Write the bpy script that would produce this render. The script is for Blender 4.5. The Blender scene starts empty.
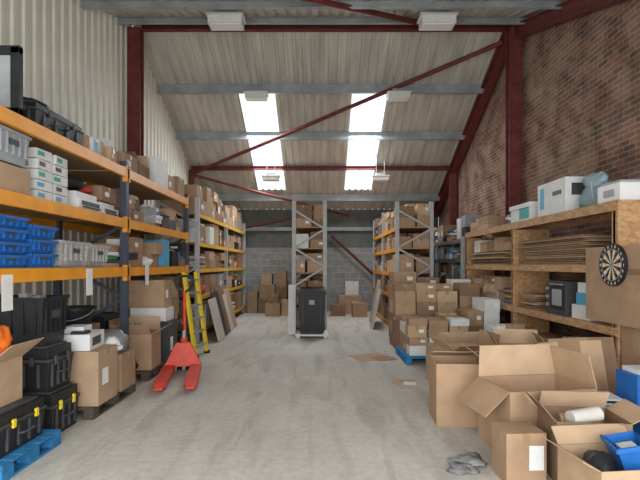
import bpy, math, random
from mathutils import Vector, Matrix
random.seed(7)
H=1.6
# ---------------------------------------------------------------- materials
def newmat(name):
    m=bpy.data.materials.new(name); m.use_nodes=True
    nt=m.node_tree; b=nt.nodes['Principled BSDF']
    return m,nt,b
def mat(name,col,rough=0.6,var=0.15,scale=6.0,metal=0.0,bump=0.0,bscale=40,stretch=(1,1,1),rnd=0.0,spec=0.3):
    m,nt,b=newmat(name)
    tc=nt.nodes.new('ShaderNodeTexCoord'); mp=nt.nodes.new('ShaderNodeMapping')
    mp.inputs['Scale'].default_value=stretch
    nt.links.new(tc.outputs['Object'],mp.inputs[0])
    n=nt.nodes.new('ShaderNodeTexNoise'); n.inputs['Scale'].default_value=scale; n.inputs['Detail'].default_value=5
    nt.links.new(mp.outputs[0],n.inputs['Vector'])
    r=nt.nodes.new('ShaderNodeValToRGB')
    r.color_ramp.elements[0].position=0.3; r.color_ramp.elements[1].position=0.7
    r.color_ramp.elements[0].color=[c*(1-var) for c in col]+[1]
    r.color_ramp.elements[1].color=[min(1,c*(1+var)) for c in col]+[1]
    nt.links.new(n.outputs['Fac'],r.inputs[0])
    out=r.outputs[0]
    if rnd>0:
        oi=nt.nodes.new('ShaderNodeObjectInfo'); mr=nt.nodes.new('ShaderNodeMapRange')
        mr.inputs['To Min'].default_value=1-rnd; mr.inputs['To Max'].default_value=1+rnd
        nt.links.new(oi.outputs['Random'],mr.inputs['Value'])
        hs=nt.nodes.new('ShaderNodeHueSaturation'); nt.links.new(mr.outputs[0],hs.inputs['Value']); nt.links.new(out,hs.inputs['Color'])
        out=hs.outputs[0]
    nt.links.new(out,b.inputs['Base Color'])
    b.inputs['Roughness'].default_value=rough; b.inputs['Metallic'].default_value=metal
    b.inputs['Specular IOR Level'].default_value=spec
    if bump>0:
        n2=nt.nodes.new('ShaderNodeTexNoise'); n2.inputs['Scale'].default_value=bscale; n2.inputs['Detail'].default_value=4
        nt.links.new(mp.outputs[0],n2.inputs['Vector'])
        bp=nt.nodes.new('ShaderNodeBump'); bp.inputs['Strength'].default_value=bump; bp.inputs['Distance'].default_value=0.02
        nt.links.new(n2.outputs['Fac'],bp.inputs['Height']); nt.links.new(bp.outputs[0],b.inputs['Normal'])
    return m
CB1=mat('cardboard_mid',(0.39,0.26,0.165),0.8,0.10,5,rnd=0.12,spec=0.1)
CB2=mat('cardboard_light',(0.50,0.35,0.225),0.8,0.10,5,rnd=0.1,spec=0.1)
CB3=mat('cardboard_dark',(0.26,0.17,0.11),0.85,0.12,5,rnd=0.12,spec=0.1)
CBI=mat('cardboard_inside',(0.36,0.23,0.13),0.85,0.1,5,spec=0.1)
TAPE=mat('brown_tape',(0.35,0.22,0.12),0.3,0.08)
WHT=mat('white_plastic',(0.78,0.79,0.78),0.4,0.05)
PAP=mat('white_paper_label',(0.80,0.80,0.78),0.7,0.05,20)
WBX=mat('white_carton',(0.70,0.71,0.70),0.6,0.08)
TEAL=mat('teal_print',(0.04,0.35,0.33),0.5,0.1)
BLKP=mat('black_plastic',(0.018,0.019,0.021),0.45,0.3,bump=0.1)
DGR=mat('dark_grey_plastic',(0.06,0.062,0.066),0.5,0.2)
GRY=mat('grey_plastic',(0.33,0.35,0.37),0.5,0.1)
BLU=mat('blue_plastic',(0.02,0.14,0.45),0.4,0.15)
LBL=mat('light_blue_plastic',(0.10,0.38,0.62),0.5,0.15)
GRN=mat('green_plastic',(0.05,0.28,0.12),0.5,0.15)
REDP=mat('red_truck_paint',(0.66,0.07,0.04),0.45,0.12,10)
ORG=mat('orange_beam_paint',(0.82,0.33,0.02),0.42,0.12,4)
YOR=mat('amber_beam_paint',(0.72,0.42,0.04),0.5,0.12,4)
YEL=mat('yellow_paint',(0.85,0.64,0.03),0.45,0.08)
ORF=mat('orange_fabric',(0.80,0.17,0.02),0.85,0.25,12,bump=0.5,bscale=14)
STL=mat('galvanised_steel',(0.36,0.38,0.39),0.5,0.18,12,metal=0.35)
PUR=mat('purlin_steel',(0.34,0.37,0.38),0.55,0.2,3,metal=0.1)
UPR=mat('rack_upright_grey',(0.44,0.45,0.45),0.5,0.12,8)
UPD=mat('rack_upright_dark',(0.06,0.07,0.10),0.5,0.12,8)
RST=mat('red_oxide_steel',(0.15,0.036,0.030),0.55,0.25,5)
DECK=mat('chipboard_deck',(0.42,0.29,0.16),0.8,0.15,40)
WOOD=mat('pallet_wood_dark',(0.10,0.08,0.06),0.85,0.3,14,stretch=(1,8,8))
BLUW=mat('blue_pallet_paint',(0.03,0.20,0.42),0.75,0.25,10)
FAB=mat('blue_grey_fabric',(0.30,0.42,0.48),0.9,0.15)
SACK=mat('grey_bag_film',(0.20,0.20,0.20),0.35,0.4,6,bump=0.6,bscale=18)
BRD=mat('pale_board',(0.60,0.57,0.52),0.7,0.08)
CRM=mat('cream_dial',(0.70,0.62,0.45),0.6,0.05)
DRED=mat('dart_red',(0.5,0.04,0.03),0.6,0.05)
LAMP=mat('lamp_housing',(0.70,0.70,0.66),0.5,0.05)
CPUR=mat('book_colours',(0.30,0.12,0.16),0.6,0.6,25)
m,nt,b=newmat('clear_tub_plastic'); b.inputs['Base Color'].default_value=(0.62,0.62,0.60,1); b.inputs['Roughness'].default_value=0.25; b.inputs['Alpha'].default_value=0.45; CLR=m
n=nt.nodes.new('ShaderNodeTexNoise'); n.inputs['Scale'].default_value=9; mr=nt.nodes.new('ShaderNodeMapRange'); mr.inputs['To Min'].default_value=0.25; mr.inputs['To Max'].default_value=0.5
nt.links.new(n.outputs['Fac'],mr.inputs['Value']); nt.links.new(mr.outputs[0],b.inputs['Alpha'])
def osb():
    m,nt,b=newmat('osb_board')
    tc=nt.nodes.new('ShaderNodeTexCoord'); v=nt.nodes.new('ShaderNodeTexVoronoi'); v.inputs['Scale'].default_value=22
    mp=nt.nodes.new('ShaderNodeMapping'); mp.inputs['Scale'].default_value=(1,0.6,1.6); nt.links.new(tc.outputs['Object'],mp.inputs[0])
    nt.links.new(mp.outputs[0],v.inputs['Vector'])
    r=nt.nodes.new('ShaderNodeValToRGB'); r.color_ramp.elements[0].color=(0.38,0.20,0.09,1); r.color_ramp.elements[1].color=(0.56,0.345,0.17,1)
    sx=nt.nodes.new('ShaderNodeSeparateColor'); nt.links.new(v.outputs['Color'],sx.inputs[0]); nt.links.new(sx.outputs[0],r.inputs[0])
    nt.links.new(r.outputs[0],b.inputs['Base Color']); b.inputs['Roughness'].default_value=0.75
    return m
OSB=osb()
def floor_mat():
    m,nt,b=newmat('concrete_floor')
    tc=nt.nodes.new('ShaderNodeTexCoord')
    a=nt.nodes.new('ShaderNodeTexNoise'); a.inputs['Scale'].default_value=0.7; a.inputs['Detail'].default_value=9; a.inputs['Roughness'].default_value=0.65
    c=nt.nodes.new('ShaderNodeTexNoise'); c.inputs['Scale'].default_value=14; c.inputs['Detail'].default_value=8; c.inputs['Roughness'].default_value=0.7
    nt.links.new(tc.outputs['Object'],a.inputs['Vector']); nt.links.new(tc.outputs['Object'],c.inputs['Vector'])
    r=nt.nodes.new('ShaderNodeValToRGB'); r.color_ramp.elements[0].position=0.3; r.color_ramp.elements[1].position=0.68
    r.color_ramp.elements[0].color=(0.50,0.475,0.43,1); r.color_ramp.elements[1].color=(0.65,0.63,0.585,1)
    nt.links.new(a.outputs['Fac'],r.inputs[0])
    r2=nt.nodes.new('ShaderNodeValToRGB'); r2.color_ramp.elements[0].position=0.3; r2.color_ramp.elements[1].position=0.6
    r2.color_ramp.elements[0].color=(0.80,0.80,0.80,1); r2.color_ramp.elements[1].color=(1,1,1,1)
    nt.links.new(c.outputs['Fac'],r2.inputs[0])
    mx=nt.nodes.new('ShaderNodeMix'); mx.data_type='RGBA'; mx.blend_type='MULTIPLY'; mx.inputs[0].default_value=1
    nt.links.new(r.outputs[0],mx.inputs[6]); nt.links.new(r2.outputs[0],mx.inputs[7])
    mp=nt.nodes.new('ShaderNodeMapping'); mp.inputs['Scale'].default_value=(2.2,0.35,1); nt.links.new(tc.outputs['Object'],mp.inputs[0])
    v=nt.nodes.new('ShaderNodeTexNoise'); v.inputs['Scale'].default_value=2.0; v.inputs['Detail'].default_value=6; v.inputs['Distortion'].default_value=0.6
    nt.links.new(mp.outputs[0],v.inputs['Vector'])
    r3=nt.nodes.new('ShaderNodeValToRGB'); r3.color_ramp.elements[0].position=0.34; r3.color_ramp.elements[1].position=0.50
    r3.color_ramp.elements[0].color=(0.82,0.81,0.79,1); r3.color_ramp.elements[1].color=(1,1,1,1)
    nt.links.new(v.outputs['Fac'],r3.inputs[0])
    mx2=nt.nodes.new('ShaderNodeMix'); mx2.data_type='RGBA'; mx2.blend_type='MULTIPLY'; mx2.inputs[0].default_value=1
    nt.links.new(mx.outputs[2],mx2.inputs[6]); nt.links.new(r3.outputs[0],mx2.inputs[7])
    nt.links.new(mx2.outputs[2],b.inputs['Base Color']); b.inputs['Roughness'].default_value=0.85; b.inputs['Specular IOR Level'].default_value=0.2
    bp=nt.nodes.new('ShaderNodeBump'); bp.inputs['Strength'].default_value=0.15; bp.inputs['Distance'].default_value=0.01
    nt.links.new(c.outputs['Fac'],bp.inputs['Height']); nt.links.new(bp.outputs[0],b.inputs['Normal'])
    return m
def masonry(name,axis,c1,c2,mort,bw,rh,ms,dark,light,lf=0.35,ns=5.5):
    m,nt,b=newmat(name)
    tc=nt.nodes.new('ShaderNodeTexCoord'); s=nt.nodes.new('ShaderNodeSeparateXYZ'); cb=nt.nodes.new('ShaderNodeCombineXYZ')
    nt.links.new(tc.outputs['Object'],s.inputs[0]); nt.links.new(s.outputs[axis],cb.inputs[0]); nt.links.new(s.outputs[2],cb.inputs[1])
    br=nt.nodes.new('ShaderNodeTexBrick'); br.inputs['Scale'].default_value=1; br.inputs['Brick Width'].default_value=bw; br.inputs['Row Height'].default_value=rh
    br.inputs['Mortar Size'].default_value=ms; br.inputs['Mortar Smooth'].default_value=0.3; br.inputs['Bias'].default_value=0.0
    br.inputs['Color1'].default_value=c1; br.inputs['Color2'].default_value=c2; br.inputs['Mortar'].default_value=mort
    nt.links.new(cb.outputs[0],br.inputs['Vector'])
    n=nt.nodes.new('ShaderNodeTexNoise'); n.inputs['Scale'].default_value=ns; n.inputs['Detail'].default_value=5
    nt.links.new(cb.outputs[0],n.inputs['Vector'])
    r=nt.nodes.new('ShaderNodeValToRGB'); r.color_ramp.elements[0].position=0.38; r.color_ramp.elements[1].position=0.60
    r.color_ramp.elements[0].color=dark; r.color_ramp.elements[1].color=(1,1,1,1)
    nt.links.new(n.outputs['Fac'],r.inputs[0])
    mx=nt.nodes.new('ShaderNodeMix'); mx.data_type='RGBA'; mx.blend_type='MULTIPLY'; mx.inputs[0].default_value=0.85
    nt.links.new(br.outputs['Color'],mx.inputs[6]); nt.links.new(r.outputs[0],mx.inputs[7])
    n2=nt.nodes.new('ShaderNodeTexNoise'); n2.inputs['Scale'].default_value=1.1; n2.inputs['Detail'].default_value=8
    nt.links.new(cb.outputs[0],n2.inputs['Vector'])
    mr=nt.nodes.new('ShaderNodeMapRange'); mr.inputs['From Min'].default_value=0.45; mr.inputs['From Max'].default_value=0.7; mr.inputs['To Max'].default_value=lf
    nt.links.new(n2.outputs['Fac'],mr.inputs['Value'])
    mx2=nt.nodes.new('ShaderNodeMix'); mx2.data_type='RGBA'; nt.links.new(mr.outputs[0],mx2.inputs[0])
    nt.links.new(mx.outputs[2],mx2.inputs[6]); mx2.inputs[7].default_value=light
    nt.links.new(mx2.outputs[2],b.inputs['Base Color']); b.inputs['Roughness'].default_value=0.9; b.inputs['Specular IOR Level'].default_value=0.1
    bp=nt.nodes.new('ShaderNodeBump'); bp.inputs['Strength'].default_value=0.4; bp.inputs['Distance'].default_value=0.008; bp.invert=True
    nt.links.new(br.outputs['Fac'],bp.inputs['Height']); nt.links.new(bp.outputs[0],b.inputs['Normal'])
    return m
BRICK=masonry('old_red_brick',1,(0.35,0.165,0.105,1),(0.16,0.095,0.075,1),(0.33,0.285,0.23,1),0.24,0.08,0.011,(0.55,0.50,0.49,1),(0.38,0.29,0.21,1),0.45,2.2)
BLOCK=masonry('grey_blockwork',0,(0.38,0.38,0.37,1),(0.31,0.31,0.31,1),(0.46,0.46,0.44,1),0.45,0.225,0.014,(0.8,0.8,0.8,1),(0.46,0.46,0.44,1),0.3)
CLAD=mat('cream_cladding',(0.73,0.715,0.62),0.5,0.06,2,spec=0.25)
ROOF=mat('roof_sheet_underside',(0.53,0.51,0.455),0.7,0.18,1.6,stretch=(3,0.5,0.5))
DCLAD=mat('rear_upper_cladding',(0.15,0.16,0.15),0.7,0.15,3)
m=bpy.data.materials.new('rooflight_grp'); m.use_nodes=True; nt=m.node_tree; nt.nodes.clear()
o=nt.nodes.new('ShaderNodeOutputMaterial'); t=nt.nodes.new('ShaderNodeBsdfTransparent'); tl=nt.nodes.new('ShaderNodeBsdfTranslucent'); mx=nt.nodes.new('ShaderNodeMixShader')
t.inputs[0].default_value=(0.95,0.97,0.97,1); tl.inputs[0].default_value=(0.9,0.92,0.92,1)
n=nt.nodes.new('ShaderNodeTexNoise'); n.inputs['Scale'].default_value=2; mr=nt.nodes.new('ShaderNodeMapRange'); mr.inputs['To Min'].default_value=0.2; mr.inputs['To Max'].default_value=0.5
nt.links.new(n.outputs['Fac'],mr.inputs['Value']); nt.links.new(mr.outputs[0],mx.inputs[0])
nt.links.new(t.outputs[0],mx.inputs[1]); nt.links.new(tl.outputs[0],mx.inputs[2]); nt.links.new(mx.outputs[0],o.inputs[0]); SKYL=m

# ---------------------------------------------------------------- mesh builder
class MB:
    def __init__(s): s.v=[];s.f=[];s.mi=[];s.mats=[];s.M=Matrix.Identity(4);s.sm=[]
    def m(s,mt):
        if mt not in s.mats: s.mats.append(mt)
        return s.mats.index(mt)
    def add(s,vs,fs,mt,smooth=False):
        k=len(s.v); i=s.m(mt)
        s.v+=[s.M@Vector(p) for p in vs]
        for f in fs: s.f.append([k+j for j in f]); s.mi.append(i); s.sm.append(smooth)
    def box(s,x0,x1,y0,y1,z0,z1,mt):
        vs=[(x0,y0,z0),(x1,y0,z0),(x1,y1,z0),(x0,y1,z0),(x0,y0,z1),(x1,y0,z1),(x1,y1,z1),(x0,y1,z1)]
        s.add(vs,[(0,3,2,1),(4,5,6,7),(0,1,5,4),(1,2,6,5),(2,3,7,6),(3,0,4,7)],mt)
    def frus(s,x0,x1,y0,y1,z0,z1,t,mt,top=True):
        vs=[(x0+t,y0+t,z0),(x1-t,y0+t,z0),(x1-t,y1-t,z0),(x0+t,y1-t,z0),(x0,y0,z1),(x1,y0,z1),(x1,y1,z1),(x0,y1,z1)]
        fs=[(0,3,2,1),(0,1,5,4),(1,2,6,5),(2,3,7,6),(3,0,4,7)]
        if top: fs.append((4,5,6,7))
        s.add(vs,fs,mt)
    def bar(s,p,q,w,h,mt):
        p=Vector(p);q=Vector(q);d=(q-p).normalized()
        up=Vector((0,0,1)) if abs(d.z)<0.95 else Vector((0,1,0))
        a=d.cross(up).normalized()*w/2; b=a.cross(d).normalized()*h/2
        vs=[p-a-b,p+a-b,p+a+b,p-a+b,q-a-b,q+a-b,q+a+b,q-a+b]
        s.add(vs,[(0,3,2,1),(4,5,6,7),(0,1,5,4),(1,2,6,5),(2,3,7,6),(3,0,4,7)],mt)
    def cyl(s,p,q,r,mt,n=16,r2=None,caps=True):
        p=Vector(p);q=Vector(q);d=(q-p).normalized(); r2=r if r2 is None else r2
        up=Vector((0,0,1)) if abs(d.z)<0.95 else Vector((0,1,0))
        a=d.cross(up).normalized(); b=a.cross(d).normalized()
        vs=[]
        for i in range(n):
            t=2*math.pi*i/n; vs.append(p+(a*math.cos(t)+b*math.sin(t))*r)
        for i in range(n):
            t=2*math.pi*i/n; vs.append(q+(a*math.cos(t)+b*math.sin(t))*r2)
        s.add(vs,[(i,(i+1)%n,n+(i+1)%n,n+i) for i in range(n)],mt,True)
        if caps:
            s.add(vs,[tuple(range(n))[::-1],tuple(range(n,2*n))],mt)
    def tube(s,pts,r,mt,n=8):
        for i in range(len(pts)-1): s.cyl(pts[i],pts[i+1],r,mt,n)
    def blob(s,c,r,mt,amp=0.15,seed=0,nu=20,nv=12,flat=True):
        rr=random.Random(seed); ph=[rr.uniform(0,6.28) for _ in range(6)]
        vs=[]
        for j in range(nv+1):
            v=math.pi*j/nv
            for i in range(nu):
                u=2*math.pi*i/nu
                k=1+amp*(math.sin(3*u+ph[0])*math.sin(2*v+ph[1])+0.6*math.sin(5*u+ph[2]+3*v)+0.5*math.sin(7*v+ph[3]+2*u))*math.sin(v)
                z=math.cos(v)*k
                if flat and z<-0.6: z=-0.6
                vs.append((c[0]+r[0]*math.sin(v)*math.cos(u)*k,c[1]+r[1]*math.sin(v)*math.sin(u)*k,c[2]+r[2]*z))
        s.add(vs,[(j*nu+i,j*nu+(i+1)%nu,(j+1)*nu+(i+1)%nu,(j+1)*nu+i) for j in range(nv) for i in range(nu)],mt,True)
    def at(s,x,y,z,rz=0,rx=0,ry=0):
        s.M=Matrix.Translation((x,y,z))@Matrix.Rotation(math.radians(rz),4,'Z')@Matrix.Rotation(math.radians(ry),4,'Y')@Matrix.Rotation(math.radians(rx),4,'X'); return s
    def build(s,name,bevel=0,recenter=True):
        xs=[v.x for v in s.v];ys=[v.y for v in s.v];zs=[v.z for v in s.v]
        c=Vector(((min(xs)+max(xs))/2,(min(ys)+max(ys))/2,min(zs))) if recenter else Vector((0,0,0))
        me=bpy.data.meshes.new(name); me.from_pydata([tuple(v-c) for v in s.v],[],s.f)
        for mt in s.mats: me.materials.append(mt)
        for i,p in enumerate(me.polygons): p.material_index=s.mi[i]; p.use_smooth=s.sm[i]
        me.update(); ob=bpy.data.objects.new(name,me); ob.location=c
        bpy.context.scene.collection.objects.link(ob)
        if bevel:
            bv=ob.modifiers.new('bevel','BEVEL'); bv.width=bevel; bv.segments=2; bv.limit_method='ANGLE'
        return ob
# ---------------------------------------------------------------- shell
XL,XR,YR,RY=-3.95,4.1,16.6,10.1
Y0=-0.5
def rz(y): return 6.65-0.48*(y-RY) if y>=RY else 6.65-0.32*(RY-y)
b=MB(); b.box(XL-0.1,XR+0.2,-3.0,YR+0.1,-0.12,0,floor_mat()); b.build('floor',recenter=False)
def profile(a,e,p,d):
    out=[];x=a
    while x<e:
        for f,h in ((0,0),(0.55,0),(0.65,d),(0.9,d)):
            if x+f*p<e: out.append((x+f*p,h))
        x+=p
    out.append((e,0)); return out
b=MB(); pr=profile(Y0,YR,0.24,0.03); vs=[]
for y,h in pr: vs+= [(XL+h,y,0),(XL+h,y,rz(y))]
b.add(vs,[(2*i,2*i+2,2*i+3,2*i+1) for i in range(len(pr)-1)],CLAD)
b.build('wall_left',recenter=False)
b=MB(); P=[(Y0,0),(YR,0),(YR,rz(YR)),(RY,rz(RY)),(Y0,rz(Y0))]
vs=[(XR,y,z) for y,z in P]+[(XR+0.2,y,z) for y,z in P]
b.add(vs,[(0,1,2,3,4),(9,8,7,6,5)]+[(i,(i+1)%5+0,(i+1)%5+5,i+5) for i in range(5)],BRICK); b.build('wall_right',recenter=False)
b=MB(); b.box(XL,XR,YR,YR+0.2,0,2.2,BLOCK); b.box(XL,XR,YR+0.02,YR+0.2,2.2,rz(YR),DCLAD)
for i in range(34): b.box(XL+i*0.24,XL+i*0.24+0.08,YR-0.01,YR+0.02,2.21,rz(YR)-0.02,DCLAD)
b.box(XL+0.1,XR-0.1,YR-0.12,YR-0.02,2.78,2.90,PUR)
b.build('wall_back',recenter=False)
def slope(b,x0,x1,y0,y1,mt,p=0.2,d=0.035):
    pr=profile(x0,x1,p,d); vs=[]
    for x,h in pr: vs+=[(x,y0,rz(y0)+h),(x,y1,rz(y1)+h)]
    b.add(vs,[(2*i,2*i+2,2*i+3,2*i+1) for i in range(len(pr)-1)],mt)
b=MB()
S1,S2,S3,S4=-2.0,-1.12,0.80,1.66; SA,SB=11.7,15.55
for x0,x1 in ((XL,S1),(S2,S3),(S4,XR+0.05)): slope(b,x0,x1,RY,YR+0.05,ROOF)
for x0,x1 in ((S1,S2),(S3,S4)):
    slope(b,x0,x1,RY,SA,ROOF); slope(b,x0,x1,SB,YR+0.05,ROOF)
slope(b,XL,XR+0.05,Y0,RY,ROOF)
b.build('ceiling',recenter=False)
for x0,x1 in ((S1,S2),(S3,S4)):
    b=MB(); slope(b,x0-0.02,x1+0.02,SA-0.02,SB+0.02,SKYL,0.2,0.03); b.build('window_skylight',recenter=False)
def zpur(y,mt,hh=0.2,name='roof_purlin'):
    b=MB(); z=rz(y)-0.01
    b.box(XL+0.05,XR-0.02,y-0.006,y+0.006,z-hh,z,mt); b.box(XL+0.05,XR-0.02,y-0.07,y,z-hh-0.008,z-hh,mt)
    b.box(XL+0.05,XR-0.02,y,y+0.06,z-0.035,z-0.027,mt)
    b.build(name)
for y in (11.55,13.05,15.75): zpur(y,PUR,0.22)
for y in (9.3,7.9,6.3): zpur(y,PUR,0.12)
def isec(b,p,q,w,h,mt):
    p=Vector(p);q=Vector(q);d=(q-p).normalized(); up=Vector((0,0,1)) if abs(d.z)<0.95 else Vector((0,1,0))
    a=d.cross(up).normalized(); u=a.cross(d).normalized()
    b.bar(p+u*(h/2-0.008),q+u*(h/2-0.008),w,0.016,mt); b.bar(p-u*(h/2-0.008),q-u*(h/2-0.008),w,0.016,mt); b.bar(p,q,0.012,h-0.03,mt)
b=MB()
for X in (XL+0.18,XR-0.14):
    b.box(X-0.13,X+0.13,9.72,9.735,0,rz(9.7)-0.1,RST); b.box(X-0.13,X+0.13,9.91,9.925,0,rz(9.8)-0.1,RST); b.box(X-0.008,X+0.008,9.735,9.91,0,rz(9.8)-0.1,RST)
    b.box(X-0.16,X+0.16,9.68,9.96,0,0.02,RST)
for X in (XR-0.14,):
    isec(b,(X,RY-0.05,rz(RY)-0.22),(X,YR-0.1,rz(YR-0.1)-0.22),0.2,0.26,RST)
    isec(b,(X,RY,rz(RY)-0.22),(X,2.0,rz(2)-0.22),0.2,0.26,RST)
    b.box(X-0.1,X+0.1,14.2,14.38,0,rz(14.3)-0.3,RST)
isec(b,(XL+0.2,RY,rz(RY)-0.07),(XR-0.1,RY,rz(RY)-0.07),0.12,0.10,RST)
isec(b,(XL+0.1,14.35,rz(14.35)-0.12),(XR-0.1,14.35,rz(14.35)-0.12),0.12,0.12,RST)
b.box(XL+0.06,XL+0.2,14.25,14.4,0,rz(14.3)-0.2,RST)
def rp(x,y,o=0.32): return (x,y,rz(y)-o)
b.cyl(rp(XL+0.15,14.3),rp(XR-0.25,10.15),0.05,RST,10)
b.cyl(rp(XL+0.15,14.3,0.35),rp(1.0,16.4,0.35),0.04,RST,8)
b.cyl(rp(-0.95,6.5,0.12),rp(1.9,9.3,0.10),0.05,RST,10)
b.cyl((0.4,16.4,2.6),(1.9,16.4,1.2),0.05,RST,10)
b.cyl((-2.6,16.3,2.85),(-0.9,16.3,3.2),0.035,RST,8)
b.build('steel_portal_frame')
def lamp(x,y,z,w=0.7,hh=0.2):
    b=MB(); b.box(x-w/2,x+w/2,y-0.15,y+0.15,z,z+hh*0.5,LAMP); b.box(x-w/2-0.03,x+w/2+0.03,y-0.18,y+0.18,z+hh*0.5,z+hh*0.62,LAMP)
    b.box(x-w*0.3,x+w*0.3,y-0.1,y+0.1,z+hh*0.62,z+hh,GRY); b.box(x-w/2+0.04,x+w/2-0.04,y-0.12,y+0.12,z-0.012,z,PAP)
    for s in (-1,1): b.cyl((x+s*w*0.25,y,z+hh),(x+s*w*0.25,y,rz(y)-0.02),0.008,STL,6)
    b.build('ceiling_light')
lamp(-1.68,8.6,5.87,0.6,0.27); lamp(2.1,8.6,5.87,0.6,0.27)
lamp(-1.5,11.3,5.50,0.5,0.22); lamp(1.85,11.3,5.50,0.5,0.22); lamp(-1.42,13.9,4.05,0.46,0.2); lamp(1.75,13.9,4.05,0.46,0.2)

# ---------------------------------------------------------------- generic items
CBS=[CB1,CB1,CB2,CB3]
def closed(b,x0,x1,y0,y1,z0,z1,mt=None,label=None,tape=True):
    mt=mt or random.choice(CBS)
    b.box(x0,x1,y0,y1,z0,z1,mt); cx=(x0+x1)/2; w=0.025; e=0.0015
    if tape and mt in (CB1,CB2,CB3):
        b.box(cx-w,cx+w,y0-e,y1+e,z1,z1+e,TAPE); dz=min(0.07,(z1-z0)*0.3)
        b.box(cx-w,cx+w,y0-e,y0,z1-dz,z1,TAPE)
        cy=(y0+y1)/2; b.box(x0-e,x0,cy-w,cy+w,z1-dz,z1,TAPE); b.box(x1,x1+e,cy-w,cy+w,z1-dz,z1,TAPE)
    h=z1-z0
    if label in('f','b') : b.box(x0+(x1-x0)*0.6,x0+(x1-x0)*0.85,y0-e,y0,z0+h*0.4,z0+h*0.68,PAP)
    if label in('r','b') : b.box(x1,x1+e,y0+(y1-y0)*0.2,y0+(y1-y0)*0.5,z0+h*0.35,z0+h*0.65,PAP)
    if label in('l',) : b.box(x0-e,x0,y0+(y1-y0)*0.2,y0+(y1-y0)*0.5,z0+h*0.35,z0+h*0.65,PAP)
def openbox(b,w,d,h,mt=CB1,flaps=(120,120,120,120),ff=0.5,t=0.006):
    x=w/2;y=d/2
    b.box(-x,x,-y,y,0,t,mt); b.box(-x,-x+t,-y,y,t,h,mt); b.box(x-t,x,-y,y,t,h,mt); b.box(-x+t,x-t,-y,-y+t,t,h,mt); b.box(-x+t,x-t,y-t,y,t,h,mt)
    M0=b.M.copy()
    L=min(w,d)*ff
    for k,(a,ang) in enumerate(zip(((-x,0,180),(x,0,0),(0,-y,-90),(0,y,90)),flaps)):
        if ang is None: continue
        wid=(d if k<2 else w)-0.01
        b.M=M0@Matrix.Translation((a[0],a[1],h))@Matrix.Rotation(math.radians(a[2]),4,'Z')@Matrix.Rotation(math.radians(ang-180),4,'Y')
        b.box(0.002,L,-wid/2,wid/2,-t,0,CB2 if k%2 else mt)
    b.M=M0
def one(name,*a,**k):
    b=MB(); closed(b,*a,**k); return b.build(name,0.004)
def obox(x,y,z,w,d,h,rot=0,**k):
    b=MB().at(x,y,z,rot); openbox(b,w,d,h,**k); return b.build('open_cardboard_box')
def fill_shelf(name,axis_x0,axis_x1,y0,y1,z0,zmax,whites=0.12,front='r',gap=0.02,minh=0.5,wr=(0.3,0.6),clutter=0.3):
    b=MB(); y=y0
    while y<y1-0.2:
        w=min(random.uniform(*wr),y1-y)
        kind=random.random()
        xf=axis_x1-0.2 if front=='r' else axis_x0+0.2
        if kind<clutter*0.35:
            hh=(zmax-z0)*random.uniform(0.3,0.55)
            b.blob((xf,y+w/2,z0+hh*0.38),(0.18,w*0.38,hh*0.6),random.choice((SACK,BLKP,FAB,WHT,CB3,DRED)),0.14,random.randint(0,999))
        elif kind<clutter*0.7:
            n=random.randint(4,8); z=z0; th=(zmax-z0)*0.8/n*random.uniform(0.5,1)
            for i in range(n):
                o=random.uniform(0,0.05); b.box(axis_x0+o+0.05,axis_x1-random.uniform(0,0.08),y+o,y+w-gap-random.uniform(0,0.05),z+0.001,z+th*0.9,random.choice((CB1,CB2,CB3,WBX,PAP,DGR,BLU))); z+=th
        elif kind<clutter:
            hh=(zmax-z0)*random.uniform(0.35,0.6); mt=random.choice((GRY,BLU,CLR,DGR,CLR))
            b.frus(axis_x0+0.05,axis_x1-0.02,y,y+w-gap,z0+0.001,z0+hh,0.02,mt,top=False); b.box(axis_x0+0.03,axis_x1,y-0.0,y+w-gap,z0+hh-0.015,z0+hh,mt)
            for i in range(5):
                cx=random.uniform(axis_x0+0.15,axis_x1-0.12); cy=random.uniform(y+0.08,y+w-0.1); b.box(cx-0.05,cx+0.06,cy-0.05,cy+0.04,z0+hh,z0+hh+random.uniform(0.02,0.1),random.choice((CB1,WBX,BLKP,LBL,CB2)))
        else:
            z=z0; top=z0+(zmax-z0)*random.uniform(minh,1.0); n=random.choice((1,1,2,2,3))
            hs=(top-z0)/n
            for i in range(n):
                off=random.uniform(0,0.12); mt=None; r=random.random()
                if r<whites: mt=random.choice((WBX,WBX,GRY,BLKP,LBL,DGR))
                a0,a1=axis_x0,axis_x1
                if front=='r': a1-=off
                else: a0+=off
                sh=random.uniform(0,0.05) if i else 0
                closed(b,a0,a1,y+sh,y+w-gap-sh*0.5,z+0.001,z+hs*random.choice((1,1,0.99)),mt,label=random.choice((front,None,None,'f',None)))
                z+=hs
            if zmax-z>0.12:
                b.box(xf-0.12,xf+0.1,y+0.05,y+w*0.7,z+0.001,z+random.uniform(0.03,0.1),random.choice((PAP,CB2,BLKP,GRY,CB3,WBX)))
        y+=w
    return b.build(name)
def fill_bay(x0,x1,y0,y1,z0,zt_,front):
    b=MB(); y=y0
    while y<y1-0.25:
        d=min(random.uniform(0.4,0.65),y1-y); xm=x0+(x1-x0)*random.uniform(0.38,0.62)
        for (a,c) in ((x0,xm-0.01),(xm+0.01,x1)):
            z=z0; top=z0+(zt_-z0)*random.uniform(0.62,0.98)
            while z<top-0.1:
                h=min(random.uniform(0.16,0.34),top-z)
                if top-(z+h)<0.1: h=top-z
                j=random.uniform(0,0.04); mt=random.choice((CB1,CB1,CB2,CB3,CB3,CB1,CB2,WBX,DGR) if random.random()<0.6 else (CB1,CB2,CB3))
                closed(b,a+j,c-random.uniform(0,0.03),y+random.uniform(0,0.05),y+d-0.02,z+0.001,z+h,mt,random.choice(('f',front,None,None,None)))
                z+=h
        y+=d
    b.build('row_of_cardboard_boxes')

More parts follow.
